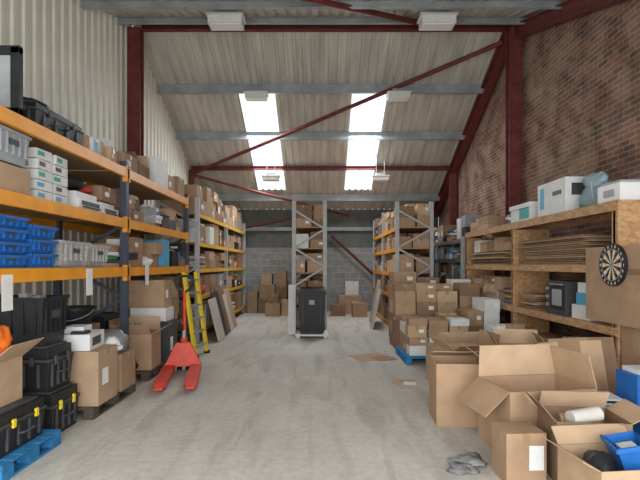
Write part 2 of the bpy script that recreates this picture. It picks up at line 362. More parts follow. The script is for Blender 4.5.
# ---------------------------------------------------------------- near left pallet rack (orange)
FX,BX=-2.6,-3.6
b=MB()
ups=(3.4,6.5,9.5); LV=(1.57,2.22,2.90)
for y in ups:
    for x in (FX-0.05,BX+0.05):
        b.box(x-0.045,x+0.045,y-0.04,y+0.04,0,3.0,UPD); b.box(x-0.07,x+0.07,y-0.06,y+0.06,0,0.01,UPD)
    zz=0.15;s=1
    while zz<2.6:
        x1,x2=(FX-0.05,BX+0.05) if s>0 else (BX+0.05,FX-0.05)
        b.bar((x1,y,zz),(x2,y,zz+0.5),0.03,0.04,UPD); zz+=0.5; s=-s
for lv in LV:
    for i in range(2):
        ya,yb=ups[i]+0.04,ups[i+1]-0.04
        for x in (FX-0.02,BX+0.02):
            b.box(x-0.025,x+0.025,ya,yb,lv-0.12,lv,ORG); b.box(x-0.03,x+0.03,ya,ya+0.02,lv-0.18,lv+0.03,ORG); b.box(x-0.03,x+0.03,yb-0.02,yb,lv-0.18,lv+0.03,ORG)
        b.box(BX+0.05,FX-0.05,ya,yb,lv-0.02,lv+0.005,DECK)
b.build('pallet_rack')
for y,z0 in ((3.98,1.22),(5.4,1.26),(7.2,1.30)):
    b=MB(); b.box(FX+0.006,FX+0.009,y-0.07,y+0.07,z0,z0+0.3,PAP); b.box(FX+0.009,FX+0.0095,y-0.05,y+0.05,z0+0.1,z0+0.25,WHT); b.build('hanging_rack_label')
zt=2.906
b=MB()
for x0,x1,z0,z1 in ((-3.3,-2.62,zt,zt+0.07),(-3.3,-2.62,zt+0.54,zt+0.61),(-3.3,-3.22,zt,zt+0.6),(-2.70,-2.62,zt,zt+0.6)): b.box(x0,x1,4.18,4.24,z0,z1,BLKP)
b.box(-3.22,-2.70,4.215,4.23,zt+0.07,zt+0.54,GRY); b.box(-3.2,-2.7,4.08,4.34,zt,zt+0.012,BLKP); b.build('monitor_in_frame',0.006)
def tcase(x0,x1,y0,y1,z0,z1,accent=None,name='black_tool_case'):
    b=MB(); h=z1-z0; b.frus(x0,x1,y0,y1,z0,z0+h*0.7,0.02,BLKP); b.box(x0-0.008,x1+0.008,y0-0.008,y1+0.008,z0+h*0.66,z0+h*0.72,DGR)
    b.box(x0+0.01,x1-0.01,y0+0.01,y1-0.01,z0+h*0.72,z1-0.02,BLKP); b.box(x0+0.04,x1-0.04,y0+0.04,y1-0.04,z1-0.02,z1,DGR)
    for i in range(4):
        yy=y0+(y1-y0)*(0.15+0.23*i); b.box(x1-0.015,x1+0.006,yy-0.012,yy+0.012,z0+h*0.1,z0+h*0.62,DGR)
        xx=x0+(x1-x0)*(0.15+0.23*i); b.box(xx-0.012,xx+0.012,y0-0.006,y0+0.015,z0+h*0.1,z0+h*0.62,DGR)
    ac=accent or DGR
    for t in (0.25,0.75):
        yy=y0+(y1-y0)*t; b.box(x1,x1+0.02,yy-0.02,yy+0.02,z0+h*0.58,z0+h*0.78,ac)
        xx=x0+(x1-x0)*t; b.box(xx-0.02,xx+0.02,y0-0.02,y0,z0+h*0.58,z0+h*0.78,ac)
    ym=(y0+y1)/2; b.tube([(x1+0.0,ym-0.09,z0+h*0.4),(x1+0.04,ym-0.07,z0+h*0.4),(x1+0.04,ym+0.07,z0+h*0.4),(x1,ym+0.09,z0+h*0.4)],0.01,DGR)
    return b.build(name,0.006)
tcase(-3.1,-2.66,4.5,5.4,zt,zt+0.25)
b=MB(); b.blob((-2.93,4.85,zt+0.25+0.05),(0.14,0.25,0.06),BLKP,0.2,77); b.build('black_plastic_bag')
b=MB()
for i in range(9):
    y=5.5+i*0.055; h=random.uniform(0.15,0.26); b.box(-3.0,-2.66-random.uniform(0,0.05),y,y+0.045,zt,zt+h,random.choice((PAP,CB2,GRN,LBL,WBX,CB1)))
b.build('row_of_folders')
b=MB(); b.at(-2.85,6.22,zt+0.001,8); closed(b,-0.17,0.17,-0.13,0.13,0,0.2,CB2,'r'); b.at(-2.85,6.22,zt+0.203,-15); closed(b,-0.12,0.14,-0.1,0.1,0,0.1,WBX); b.build('stack_of_small_boxes')
one('cardboard_box',-3.2,-2.7,6.62,7.1,zt,zt+0.26,CB1,label='r')
obox(-2.93,7.4,zt,0.45,0.42,0.22,0,mt=CB3,flaps=(100,None,140,60))
one('white_carton',-3.25,-2.66,7.75,8.4,zt,zt+0.46,WBX,label='r'); one('cardboard_box',-3.2,-2.7,8.5,8.95,zt,zt+0.3,CB2,label='r'); one('cardboard_box',-3.2,-2.66,9.0,9.42,zt,zt+0.36,CB1)
zm=2.226
obox(-2.97,4.15,zm,0.6,0.55,0.24,0,mt=CB2,flaps=(None,None,None,None))
def tub(x0,x1,y0,y1,z0,z1,mt,name,n=1,lip=True,content=None):
    b=MB(); h=(z1-z0)/n
    for i in range(n):
        a=z0+i*h; t=0.006; k=0.03
        b.frus(x0,x1,y0,y1,a+(0 if i==0 else 0.004),a+h-0.012,k,mt,top=False)
        b.frus(x0+t,x1-t,y0+t,y1-t,a+0.02,a+h-0.012,k,mt,top=False)
        for q in ((x0-0.012,x1+0.012,y0-0.012,y0+0.006),(x0-0.012,x1+0.012,y1-0.006,y1+0.012),(x0-0.012,x0+0.006,y0,y1),(x1-0.006,x1+0.012,y0,y1)):
            b.box(*q,a+h-0.03,a+h-0.002,mt)
        for j in range(5):
            yy=y0+(y1-y0)*(0.12+0.19*j); b.box(x1-0.02,x1+0.004,yy-0.006,yy+0.006,a+h*0.25,a+h-0.03,mt)
            xx=x0+(x1-x0)*(0.12+0.19*j); b.box(xx-0.006,xx+0.006,y0-0.004,y0+0.02,a+h*0.25,a+h-0.03,mt)
        ym=(y0+y1)/2; b.box(x1-0.01,x1+0.006,ym-0.06,ym+0.06,a+h*0.55,a+h*0.72,DGR)
        if content:
            rr=random.Random(i+int(y0*10))
            for q in range(12):
                cx=rr.uniform(x0+0.09,x1-0.09); cy=rr.uniform(y0+0.09,y1-0.09); s=rr.uniform(0.03,0.06)
                b.box(cx-s,cx+s,cy-s,cy+s,a+0.02,a+h*rr.uniform(0.5,1.1 if i==n-1 else 0.92),rr.choice(content))
    return b.build(name)
tub(-3.2,-2.66,3.95,4.4,zm+0.262,2.77,GRY,'grey_plastic_tub')
b=MB()
for i in range(5):
    for j in range(2):
        z=zm+i*0.1; y=4.55+j*0.3; b.at(-2.88,y+0.14,z,random.uniform(-6,6)); b.box(-0.2,0.19,-0.125,0.125,0,0.092,WBX)
        b.box(0.19,0.194,-0.1,0.0,0.03,0.07,random.choice((TEAL,DGR,LBL)))
        b.box(-0.1,0.1,-0.128,-0.125,0.02,0.07,random.choice((TEAL,GRY,GRY)))
b.build('stack_of_white_cartons')
def printer(x0,x1,y0,y1,z0,z1,name='white_printer'):
    b=MB(); h=z1-z0; b.box(x0,x1,y0,y1,z0,z0+h*0.6,WHT); b.box(x0,x1-0.05,y0+0.02,y1-0.02,z0+h*0.6,z1,WHT); b.box(x1-0.01,x1+0.03,y0+0.08,y1-0.08,z0+h*0.12,z0+h*0.2,DGR)
    b.box(x1,x1+0.004,y0+0.06,y1-0.06,z0+h*0.25,z0+h*0.5,DGR); b.box(x0+0.08,x1-0.1,y0+0.06,y1-0.06,z1,z1+0.01,GRY); return b.build(name,0.01)
printer(-3.1,-2.66,5.3,5.85,zm,zm+0.2)
printer(-3.1,-2.68,5.92,6.38,zm,zm+0.16)
b=MB(); b.blob((-2.9,5.5,zm+0.24+0.07),(0.18,0.2,0.1),BLKP,0.12,3); b.blob((-2.85,5.75,zm+0.27),(0.1,0.14,0.06),DRED,0.15,4); b.build('pile_of_cables_and_bags')
b=MB(); closed(b,-3.1,-2.7,5.95,6.35,zm+0.175,zm+0.36,CB3,'r'); b.build('cardboard_box')
fill_shelf('row_of_cardboard_boxes',-3.2,-2.64,6.6,9.42,zm,2.72,0.2,minh=0.55,wr=(0.25,0.5),clutter=0.4)
zl=1.576
tub(-3.15,-2.66,3.9,4.38,zl,zl+0.45,BLU,'stack_of_blue_crates',4,content=(LBL,WBX,DGR))
tub(-3.15,-2.66,4.42,4.85,zl,zl+0.40,BLU,'stack_of_blue_crates',3,content=(LBL,WBX,DGR))
tub(-3.1,-2.64,4.92,5.5,zl,zl+0.28,CLR,'clear_plastic_tub',1,content=(CPUR,CB1,WBX,BLKP,LBL)); tub(-3.1,-2.64,5.54,6.0,zl,zl+0.26,CLR,'clear_plastic_tub',1,content=(CPUR,CB2,DGR))
b=MB()
for i in range(6): b.box(-3.0+0.02*i,-2.68-0.01*(i%3),6.06,6.4,zl+i*0.05,zl+i*0.05+0.045,random.choice((CB1,CB2,PAP,GRN,DGR)))
b.build('pile_of_books')
fill_shelf('row_of_cardboard_boxes',-3.2,-2.64,6.6,9.42,zl,2.07,0.25,minh=0.5,wr=(0.25,0.45),clutter=0.4)
def pallet(x0,x1,y0,y1,mt,name='wooden_pallet',z=0):
    b=MB(); w=x1-x0;d=y1-y0
    for x in (x0+0.05,(x0+x1)/2,x1-0.05):
        b.box(x-0.05,x+0.05,y0,y1,z,z+0.018,mt)
        for y in (y0+0.07,(y0+y1)/2,y1-0.07): b.box(x-0.05,x+0.05,y-0.07,y+0.07,z+0.018,z+0.095,mt)
    for y in (y0+0.07,(y0+y1)/2,y1-0.07): b.box(x0,x1,y-0.06,y+0.06,z+0.095,z+0.113,mt)
    n=7
    for i in range(n):
        y=y0+0.05+(d-0.1)*i/(n-1); b.box(x0,x1,y-0.048,y+0.048,z+0.113,z+0.131,mt)
    return b.build(name)
pallet(-3.4,-2.32,3.5,4.3,BLUW,'blue_pallet'); pallet(-3.4,-2.34,4.95,6.1,WOOD); pallet(-3.4,-2.36,6.6,7.35,WOOD)
tcase(-3.1,-2.4,3.6,4.2,0.132,0.47,YEL)
obox(-2.83,3.86,0.472,0.6,0.44,0.36,0,mt=CB2,flaps=(None,140,None,None),ff=0.55)
b=MB(); b.blob((-2.70,3.97,0.482+0.16),(0.13,0.09,0.26),ORF,0.10,5); b.blob((-2.68,3.97,0.98),(0.12,0.08,0.13),ORF,0.2,6,flat=False); b.cyl((-2.70,3.97,0.72),(-2.69,3.97,0.95),0.09,ORF,14); b.build('orange_bag')  # orange fabric bag standing in the open box
tcase(-3.1,-2.45,4.40,4.88,0.0,0.42,YEL); tcase(-3.1,-2.5,4.42,4.86,0.422,0.84); tub(-3.15,-2.55,4.42,4.86,0.842,1.3,BLKP,'black_plastic_crate',1,content=(DGR,GRY))
one('cardboard_box',-2.86,-2.3,4.98,5.45,0.132,0.70,CB2,label='r')
b=MB().at(-2.62,5.2,0.704,6); b.box(-0.25,0.2,-0.22,0.22,0,0.17,WBX); b.box(0.2,0.204,-0.15,0.1,0.04,0.13,DGR); b.box(-0.1,0.1,-0.12,0.12,0.17,0.24,WHT); b.box(0.0,0.15,-0.2,-0.05,0.17,0.2,BLKP); b.build('white_box_of_parts',0.006)
one('cardboard_box',-2.7,-2.3,5.56,5.98,0.132,0.56,CB1,label='f')
one('cardboard_box',-3.35,-2.76,5.5,6.02,0.132,0.88,CB3)
b=MB(); b.cyl((-3.0,5.85,0.882),(-3.0,5.85,1.08),0.19,BLKP,24,0.24); b.cyl((-3.0,5.85,1.06),(-3.0,5.85,1.09),0.255,BLKP,24); b.tube([(-3.0+0.25*math.cos(t),5.85-0.25*abs(math.sin(t))*0.9,1.06-0.12*math.sin(t)) for t in [math.pi*i/8 for i in range(9)]],0.006,STL,6); b.build('black_bucket')
b=MB(); b.blob((-2.5,5.75,0.562+0.1),(0.19,0.2,0.17),SACK,0.18,8); b.blob((-2.44,5.62,0.66),(0.1,0.1,0.10),WHT,0.2,18); b.build('black_plastic_bag')
obox(-2.64,6.93,0.132,0.54,0.5,0.5,4,mt=CB1,flaps=(100,150,130,80),ff=0.4)
b=MB(); b.blob((-2.62,6.9,0.46),(0.18,0.17,0.3),GRN,0.2,2,flat=False); b.blob((-2.7,6.98,0.5),(0.13,0.1,0.26),WHT,0.2,12,flat=False); b.build('rolled_plastic_packaging')
tcase(-3.4,-2.96,6.62,7.25,0.132,0.9)
b=MB(); b.blob((-2.56,6.25,0.13),(0.16,0.13,0.2),SACK,0.15,19); b.blob((-2.5,6.2,0.33),(0.12,0.11,0.14),BLKP,0.2,20,flat=False); b.build('black_plastic_bag')
one('black_cabinet',-2.9,-2.35,7.45,7.9,0,0.72,DGR,label='r')
one('white_carton',-2.95,-2.4,7.46,7.88,0.722,0.93,WBX,label='r'); one('cardboard_box',-3.0,-2.42,7.45,7.85,0.932,1.36,CB1,label='r')
fill_shelf('stack_of_cardboard_boxes',-3.3,-2.62,7.98,9.38,0,0.7,0.3,minh=0.9,clutter=0); fill_shelf('stack_of_cardboard_boxes',-3.25,-2.64,8.0,9.38,0.705,1.38,0.1,minh=0.8,clutter=0)
def pallet_truck(x,y,rot):
    b=MB().at(x,y,0,rot)
    for s in (-1,1):
        cx=s*0.19
        b.box(cx-0.08,cx+0.08,-1.05,0.05,0.10,0.125,REDP); b.box(cx-0.08,cx-0.07,-1.05,0.05,0.06,0.1,REDP); b.box(cx+0.07,cx+0.08,-1.05,0.05,0.06,0.1,REDP)
        vs=[(cx-0.08,-1.05,0.125),(cx+0.08,-1.05,0.125),(cx+0.05,-1.2,0.085),(cx-0.05,-1.2,0.085),(cx-0.08,-1.05,0.06),(cx+0.08,-1.05,0.06),(cx+0.05,-1.2,0.06),(cx-0.05,-1.2,0.06)]
        b.add(vs,[(0,1,2,3),(7,6,5,4),(0,3,7,4),(1,5,6,2),(3,2,6,7),(0,4,5,1)],REDP)
        b.cyl((cx-0.045,-0.92,0.04),(cx+0.045,-0.92,0.04),0.04,BLKP,14)
    vs=[(-0.27,0.0,0.1),(0.27,0.0,0.1),(0.10,0.04,0.44),(-0.10,0.04,0.44),(-0.27,0.1,0.1),(0.27,0.1,0.1),(0.10,0.14,0.44),(-0.10,0.14,0.44)]
    b.add(vs,[(0,1,2,3),(5,4,7,6),(0,3,7,4),(1,5,6,2),(3,2,6,7),(0,4,5,1)],REDP)
    b.box(-0.14,0.14,0.06,0.26,0.28,0.34,REDP); b.cyl((0,0.2,0.12),(0,0.2,0.5),0.05,REDP,14); b.cyl((0,0.2,0.5),(0,0.2,0.6),0.03,STL,12)
    for s in (-1,1): b.cyl((s*0.03,0.22,0.09),(s*0.1,0.22,0.09),0.09,BLKP,20); b.cyl((s*0.1,0.22,0.09),(s*0.105,0.22,0.09),0.045,REDP,12)
    b.tube([(0,0.26,0.4),(0,0.33,0.55),(0,0.28,1.2)],0.024,REDP,10)
    b.tube([(0,0.28,1.18),(-0.10,0.275,1.24),(-0.13,0.27,1.34),(-0.10,0.265,1.43),(0.10,0.265,1.43),(0.13,0.27,1.34),(0.10,0.275,1.24),(0,0.28,1.18)],0.018,BLKP,8)
    b.build('pallet_truck')
pallet_truck(-2.03,7.1,11)
b=MB()
pL,qL=Vector((-2.14,8.25,0.03)),Vector((-2.42,8.55,1.46)); pR,qR=Vector((-2.06,8.75,0.03)),Vector((-2.34,9.05,1.46))
b.bar(pL,qL,0.05,0.13,YEL); b.bar(pR,qR,0.05,0.13,YEL)
for i in range(6):
    t=(i+0.7)/6.3; b.bar(pL.lerp(qL,t),pR.lerp(qR,t),0.07,0.03,STL)
for p in (pL,pR): b.box(p.x-0.05,p.x+0.05,p.y-0.04,p.y+0.04,0,0.05,BLKP)
b.build('step_ladder')
def longrack(name,x0,x1,ups,levels,H2,bc,post=UPR,bh=0.09):
    b=MB()
    for y in ups:
        for x in (x0+0.045,x1-0.045): b.box(x-0.045,x+0.045,y-0.035,y+0.035,0,H2,post); b.box(x-0.06,x+0.06,y-0.05,y+0.05,0,0.008,post)
        zz=0.2;s=1
        while zz<H2-0.4:
            p,q=((x0+0.05,x1-0.05) if s>0 else (x1-0.05,x0+0.05)); b.bar((p,y-0.01,zz),(q,y-0.01,zz+0.45),0.03,0.045,post); zz+=0.45; s=-s
    for lv in levels:
        for i in range(len(ups)-1):
            for x in (x0+0.02,x1-0.02): b.box(x-0.02,x+0.02,ups[i]+0.035,ups[i+1]-0.035,lv-bh,lv,bc)
            b.box(x0+0.045,x1-0.045,ups[i]+0.036,ups[i+1]-0.036,lv-0.02,lv+0.004,DECK)
    b.build(name)
def stock(x0,x1,ups,levels,tops,front,w=0.12,minh=0.55,wr=(0.3,0.6),clutter=0.2):
    for lv,tp in zip(levels,tops):
        for i in range(len(ups)-1):
            fill_shelf('row_of_cardboard_boxes',x0,x1,ups[i]+0.06,ups[i+1]-0.05,lv+0.006,tp,w,front,minh=minh,wr=wr,clutter=clutter)
U=(9.95,13.0,16.1); Lf=(0.25,0.95,1.52,2.07,2.68)
longrack('pallet_rack',-3.4,-2.5,U,Lf,3.0,YOR,bh=0.08)
stock(-3.35,-2.50,U,Lf,(0.83,1.42,1.97,2.58,3.4),'r',0.15,wr=(0.3,0.7),minh=0.7,clutter=0.12)
for i,(yy,mt) in enumerate(((10.3,BRD),(10.75,DGR),(11.2,CB3),(11.7,BRD),(12.3,CB2))):
    b=MB().at(-2.10-0.02*i,yy,0.012,0,0,-14); b.box(-0.012,0.012,-0.35,0.3,0,0.90+0.12*(i%3),mt); b.build('leaning_board')
# ---------------------------------------------------------------- centre rack, end on
U2=(11.35,13.8,16.1)
L2=(0.12,0.85,1.42,2.0,2.5)
longrack('pallet_rack',-0.66,0.16,U2,L2,3.12,ORG)
for lv,tp in zip(L2,(0.75,1.32,1.9,2.4,3.1)):
    for i in range(2): fill_bay(-0.62,0.12,U2[i]+0.06,U2[i+1]-0.05,lv+0.006,tp,'r')
b=MB().at(-0.18,10.82,0,0); b.box(-0.36,0.36,-0.38,0.36,0.05,0.09,WBX); 
for sx in (-0.3,0.3):
    for sy in (-0.3,0.28): b.box(sx-0.04,sx+0.04,sy-0.04,sy+0.04,0,0.05,WBX)
b.build('white_floor_stand')
b=MB().at(-0.18,10.82,0.091,0)
b.frus(-0.30,0.30,-0.32,0.30,0.04,0.88,0.03,BLKP); b.box(-0.32,0.32,-0.35,0.33,0.86,0.91,BLKP)
b.add([(-0.31,-0.36,0.91),(0.31,-0.36,0.91),(0.31,0.34,0.91),(-0.31,0.34,0.91),(-0.28,-0.30,0.96),(0.28,-0.30,0.96),(0.28,0.3,1.0),(-0.28,0.3,1.0)],[(4,5,6,7),(0,1,5,4),(1,2,6,5),(2,3,7,6),(3,0,4,7)],BLKP)
b.cyl((-0.28,0.36,0.96),(0.28,0.36,0.96),0.018,BLKP,10)
for s in(-1,1):
    b.cyl((s*0.22,0.22,0.1),(s*0.29,0.22,0.1),0.1,DGR,20); b.box(s*0.19-0.015,s*0.19+0.015,-0.345,-0.25,0.2,0.84,DGR); b.bar((s*0.26,0.36,0.96),(s*0.26,0.28,0.88),0.03,0.03,BLKP)
b.box(-0.2,0.2,-0.3,-0.2,0,0.07,BLKP)
b.box(-0.06,0.06,-0.335,-0.3,0.64,0.74,GRY)
b.build('wheelie_bin',0.01)
b=MB().at(-0.64,11.02,0.0,0,-5); b.box(-0.09,0.08,-0.01,0.01,0,1.15,WBX); b.build('leaning_board')
longrack('pallet_rack',1.78,2.68,U2,L2,3.1,ORG)
for lv,tp in zip(L2,(0.75,1.32,1.9,2.4,3.15)):
    for i in range(2): fill_bay(1.80,2.64,U2[i]+0.06,U2[i+1]-0.05,lv+0.006,tp,'l')
longrack('steel_shelving',3.2,3.78,(10.9,13.4,16.0),(0.1,0.65,1.2,1.75,2.2),2.25,STL)
stock(3.24,3.74,(10.9,13.4,16.0),(0.1,0.65,1.2,1.75,2.2),(0.55,1.1,1.64,2.1,2.75),'l',0.4,wr=(0.2,0.4),clutter=0.3,minh=0.7)
b=MB()
for (x0,x1,z0,z1,mt) in ((-2.05,-1.55,0,0.5,CB3),(-1.53,-1.05,0,0.45,CB1),(-2.0,-1.5,0.502,0.95,CB1),(-1.48,-1.1,0.452,0.9,CB3),(-1.95,-1.6,0.952,1.3,CB2),(-1.45,-1.12,0.902,1.4,CB1),(-1.03,-0.72,0,0.8,CB3),(-2.4,-2.08,0,0.7,CB1)):
    closed(b,x0,x1,15.9,16.4,z0,z1,mt,None)
b.build('stack_of_cardboard_boxes')
b=MB(); closed(b,-1.7,-1.25,14.9,15.4,0,0.4,CB1); closed(b,-1.62,-1.3,14.95,15.35,0.402,0.66,CB3); closed(b,-1.2,-0.85,15.1,15.5,0,0.5,CB2); b.build('stack_of_cardboard_boxes')
one('cardboard_box',0.6,1.35,15.6,16.1,0,0.6,CB2,label='f'); one('white_carton',0.85,1.3,16.15,16.33,0,1.05,WBX)
b=MB(); closed(b,0.35,0.8,15.0,15.4,0,0.35,CB3); closed(b,1.0,1.45,14.7,15.2,0,0.42,CB1); b.build('stack_of_cardboard_boxes')
for i in range(3):
    b=MB().at(1.31+0.05*i,12.2+0.6*i,0.01,0,0,12); b.box(-0.01,0.01,-0.3,0.3,0,1.0+0.1*i,(BRD,GRY,CB2)[i]); b.build('leaning_board')
def stack(x0,x1,y0,y1,zs,nx,mats,name='stack_of_cardboard_boxes',z0=0,ny=1,jit=0.015,lab=True):
    b=MB(); z=z0
    for k,h in enumerate(zs):
        for i in range(nx):
            for j in range(ny):
                if k==len(zs)-1 and len(zs)>1 and random.random()<0.2: continue
                w=(x1-x0)/nx; d=(y1-y0)/ny; a=x0+i*w+random.uniform(0,jit); c=y0+j*d+random.uniform(0,jit)
                closed(b,a,a+w-jit-0.004,c,c+d-jit-0.004,z+0.001,z+h*random.choice((1,0.8,0.6)) if k==len(zs)-1 else z+h,random.choice(mats),random.choice(('f','b',None,None,'l')) if lab else None)
        z+=h
    return b.build(name)
stack(1.42,2.62,9.1,9.9,(0.3,0.2,0.15,0.25,0.2,0.15),3,(CB1,CB1,CB3,CB2),ny=2)
stack(1.55,2.55,10.2,10.9,(0.4,0.4,0.35,0.3),2,(CB1,CB3),ny=1)
pallet(1.38,2.45,7.7,8.75,BLUW,'blue_pallet')
stack(1.42,2.42,7.75,8.7,(0.16,0.14,0.18,0.14),3,(WBX,CB1,CB2,WBX,CB1),z0=0.132,ny=3,jit=0.03)
b=MB().at(2.85,7.5,0.524,12); b.box(-0.22,0.2,-0.15,0.15,0,0.08,WBX); b.box(-0.1,0.25,0.0,0.28,0.08,0.12,PAP) ; b.box(0.05,0.25,-0.2,0.0,0.08,0.16,CB2); b.build('pile_of_cartons')
stack(2.55,3.12,8.3,9.0,(0.3,0.25,0.25,0.2),2,(WBX,CB1,CB3,WBX)); stack(2.7,3.1,9.3,10.3,(0.35,0.35,0.3,0.3),1,(CB1,CB3,WBX),ny=2)
b=MB(); closed(b,2.6,2.84,7.2,7.8,0,0.52,DGR); closed(b,2.86,3.12,7.2,7.8,0,0.52,CB1,'l'); b.build('stack_of_cardboard_boxes')
b=MB().at(0.9,8.35,0,20); b.box(-0.35,0.28,-0.3,0.28,0,0.006,CB2); b.box(-0.05,0.3,-0.38,-0.05,0.006,0.012,CB1); b.build('flattened_cardboard')
b=MB().at(1.15,6.55,0,-15); b.box(-0.16,0.14,-0.1,0.14,0,0.006,CB2); b.box(0.0,0.16,-0.16,0.0,0.006,0.012,PAP); b.build('flattened_cardboard')
# ---------------------------------------------------------------- wooden shelving unit, right
WX,WB=3.2,3.8
b=MB()
for y in (5.22,8.0,10.5):
    b.box(WX,WX+0.1,y-0.045,y+0.045,0,2.19,OSB); b.box(WB-0.1,WB,y-0.045,y+0.045,0,2.19,OSB)
    b.box(WX,WB,y-0.02+0.0,y+0.02,0.0,2.19,OSB)
for z,th in ((2.30,0.11),(1.60,0.09),(0.92,0.09),(0.22,0.09)):
    b.box(WX-0.015,WX+0.02,5.17,10.55,z-th,z,OSB); b.box(WB-0.02,WB,5.17,10.55,z-th,z,OSB); b.box(WX+0.02,WB-0.02,5.17,10.55,z-0.02,z,OSB)
b.box(WX-0.01,WB+0.1,5.14,5.158,0,2.30,OSB); b.build('wooden_shelving_unit')
z=2.302
stack(3.25,3.7,9.3,10.4,(0.1,0.1,0.09),1,(CB1,CB2),z0=z,ny=2,name='stack_of_flat_cartons')
b=MB(); b.box(3.22,3.7,7.35,8.1,z,z+0.26,WBX); b.box(3.217,3.22,7.4,7.75,z+0.03,z+0.2,TEAL); b.box(3.2,3.72,7.33,8.12,z+0.2,z+0.27,WBX); b.build('white_carton',0.004)
b=MB(); closed(b,3.22,3.75,6.3,7.1,z,z+0.46,WBX); b.box(3.217,3.22,6.4,6.65,z+0.25,z+0.31,DGR); b.box(3.3,3.5,6.297,6.3,z+0.22,z+0.38,DGR); b.box(3.217,3.22,6.9,7.02,z+0.1,z+0.4,LBL); b.build('white_carton',0.004)
b=MB(); b.blob((3.5,5.97,z+0.14),(0.2,0.24,0.2),FAB,0.16,21); b.blob((3.45,6.0,z+0.33),(0.12,0.18,0.12),FAB,0.2,23,flat=False); b.tube([(3.3,5.8,z+0.1),(3.25,5.76,z+0.3),(3.4,5.8,z+0.42)],0.015,GRY); b.build('folded_blue_cloth_chair')
b=MB(); b.box(3.25,3.8,5.2,5.62,z,z+0.20,WHT); b.box(3.27,3.78,5.22,5.6,z+0.20,z+0.23,GRY); b.box(3.245,3.25,5.3,5.5,z+0.06,z+0.14,GRY); b.build('white_storage_box',0.012)
b=MB(); b.blob((3.5,8.6,z+0.09),(0.15,0.3,0.14),SACK,0.2,31); b.build('grey_plastic_bag')
def flats(x0,x1,y0,y1,z,n,th=0.03,name='pile_of_flattened_boxes'):
    b=MB()
    for i in range(n):
        b.box(x0+random.uniform(-0.05,0.03),x1,y0+random.uniform(0,0.25),y1-random.uniform(0,0.2),z+i*th,z+(i+1)*th-0.006,random.choice((CB1,CB2,CB3,CB3,CBI)))
    return b.build(name)
flats(3.24,3.7,5.75,7.8,1.602,16,0.024); flats(3.24,3.7,8.2,10.3,1.602,8,0.03)
stack(3.3,3.7,8.3,10.3,(0.25,),1,(CB1,CB3,WBX),z0=1.86,ny=5)
flats(3.24,3.7,7.1,7.8,0.922,9,0.026)
b=MB(); b.box(3.23,3.7,6.3,6.85,0.922,1.38,DGR); b.box(3.222,3.23,6.34,6.72,1.0,1.32,BLKP); b.box(3.215,3.222,6.4,6.66,1.05,1.27,GRY); b.box(3.2,3.215,6.34,6.72,1.33,1.345,STL)
for i in range(3): b.cyl((3.23,6.79,1.05+0.11*i),(3.205,6.79,1.05+0.11*i),0.022,STL,12)
b.build('microwave_oven',0.006)
b=MB(); b.box(3.25,3.7,5.8,6.2,0.922,1.1,WBX); b.box(3.28,3.7,5.85,6.15,1.1,1.25,LBL); b.box(3.3,3.6,5.9,6.15,1.25,1.38,WHT); b.build('stack_of_parts_boxes',0.005)
fill_shelf('row_of_cardboard_boxes',3.24,3.7,8.1,10.4,0.925,1.45,0.15,'l',clutter=0.3,minh=0.6)
flats(3.24,3.7,6.9,7.9,0.222,6,0.05); fill_shelf('row_of_cardboard_boxes',3.24,3.7,8.1,10.4,0.225,0.8,0.3,'l'); fill_shelf('row_of_cardboard_boxes',3.24,3.7,5.3,6.8,0.225,0.8,0.3,'l')
b=MB(); b.box(3.145,3.17,4.55,5.68,0.97,1.80,CB1); b.box(3.144,3.145,4.6,4.9,1.5,1.56,CB3); b.build('hung_cardboard_sheet')
b=MB()
for z0,z1,mt in ((0,0.55,CB2),(0.551,1.05,CB1),(1.051,1.45,CB1)): closed(b,3.2,3.8,4.5,5.1,z0,z1,mt)
b.build('stack_of_cardboard_boxes')
def dartboard(x,y,z):
    b=MB()
    def ring(r0,r1,mts,xx,n=20):
        seg=4
        for i in range(n):
            vs=[];m=mts[i%len(mts)]
            for k in range(seg+1):
                t=2*math.pi*(i-0.5+k/seg)/n
                vs+=[(xx,y+math.sin(t)*r0,z+math.cos(t)*r0),(xx,y+math.sin(t)*r1,z+math.cos(t)*r1)]
            b.add(vs,[(2*k,2*k+1,2*k+3,2*k+2) for k in range(seg)],m)
    b.cyl((x,y,z),(x-0.035,y,z),0.226,BLKP,48)
    f=x-0.036
    ring(0.162,0.170,(DRED,GRN),f); ring(0.107,0.162,(BLKP,CRM),f); ring(0.099,0.107,(DRED,GRN),f); ring(0.016,0.099,(BLKP,CRM),f); ring(0.006,0.016,(GRN,),f); ring(0,0.006,(DRED,),f)
    for i in range(20):
        t=2*math.pi*i/20; cy=y+math.sin(t)*0.2; cz=z+math.cos(t)*0.2
        b.box(f-0.001,f,cy-0.009,cy-0.003,cz-0.014,cz+0.014,PAP)
        if i%3: b.box(f-0.001,f,cy+0.003,cy+0.008,cz-0.014,cz+0.014,PAP)
    n=32
    for i in range(n):
        t=2*math.pi*i/n;u=2*math.pi*(i+1)/n
        b.bar((f,y+math.sin(t)*0.171,z+math.cos(t)*0.171),(f,y+math.sin(u)*0.171,z+math.cos(u)*0.171),0.003,0.003,STL)
    b.build('dartboard')
dartboard(3.144,5.12,1.60)
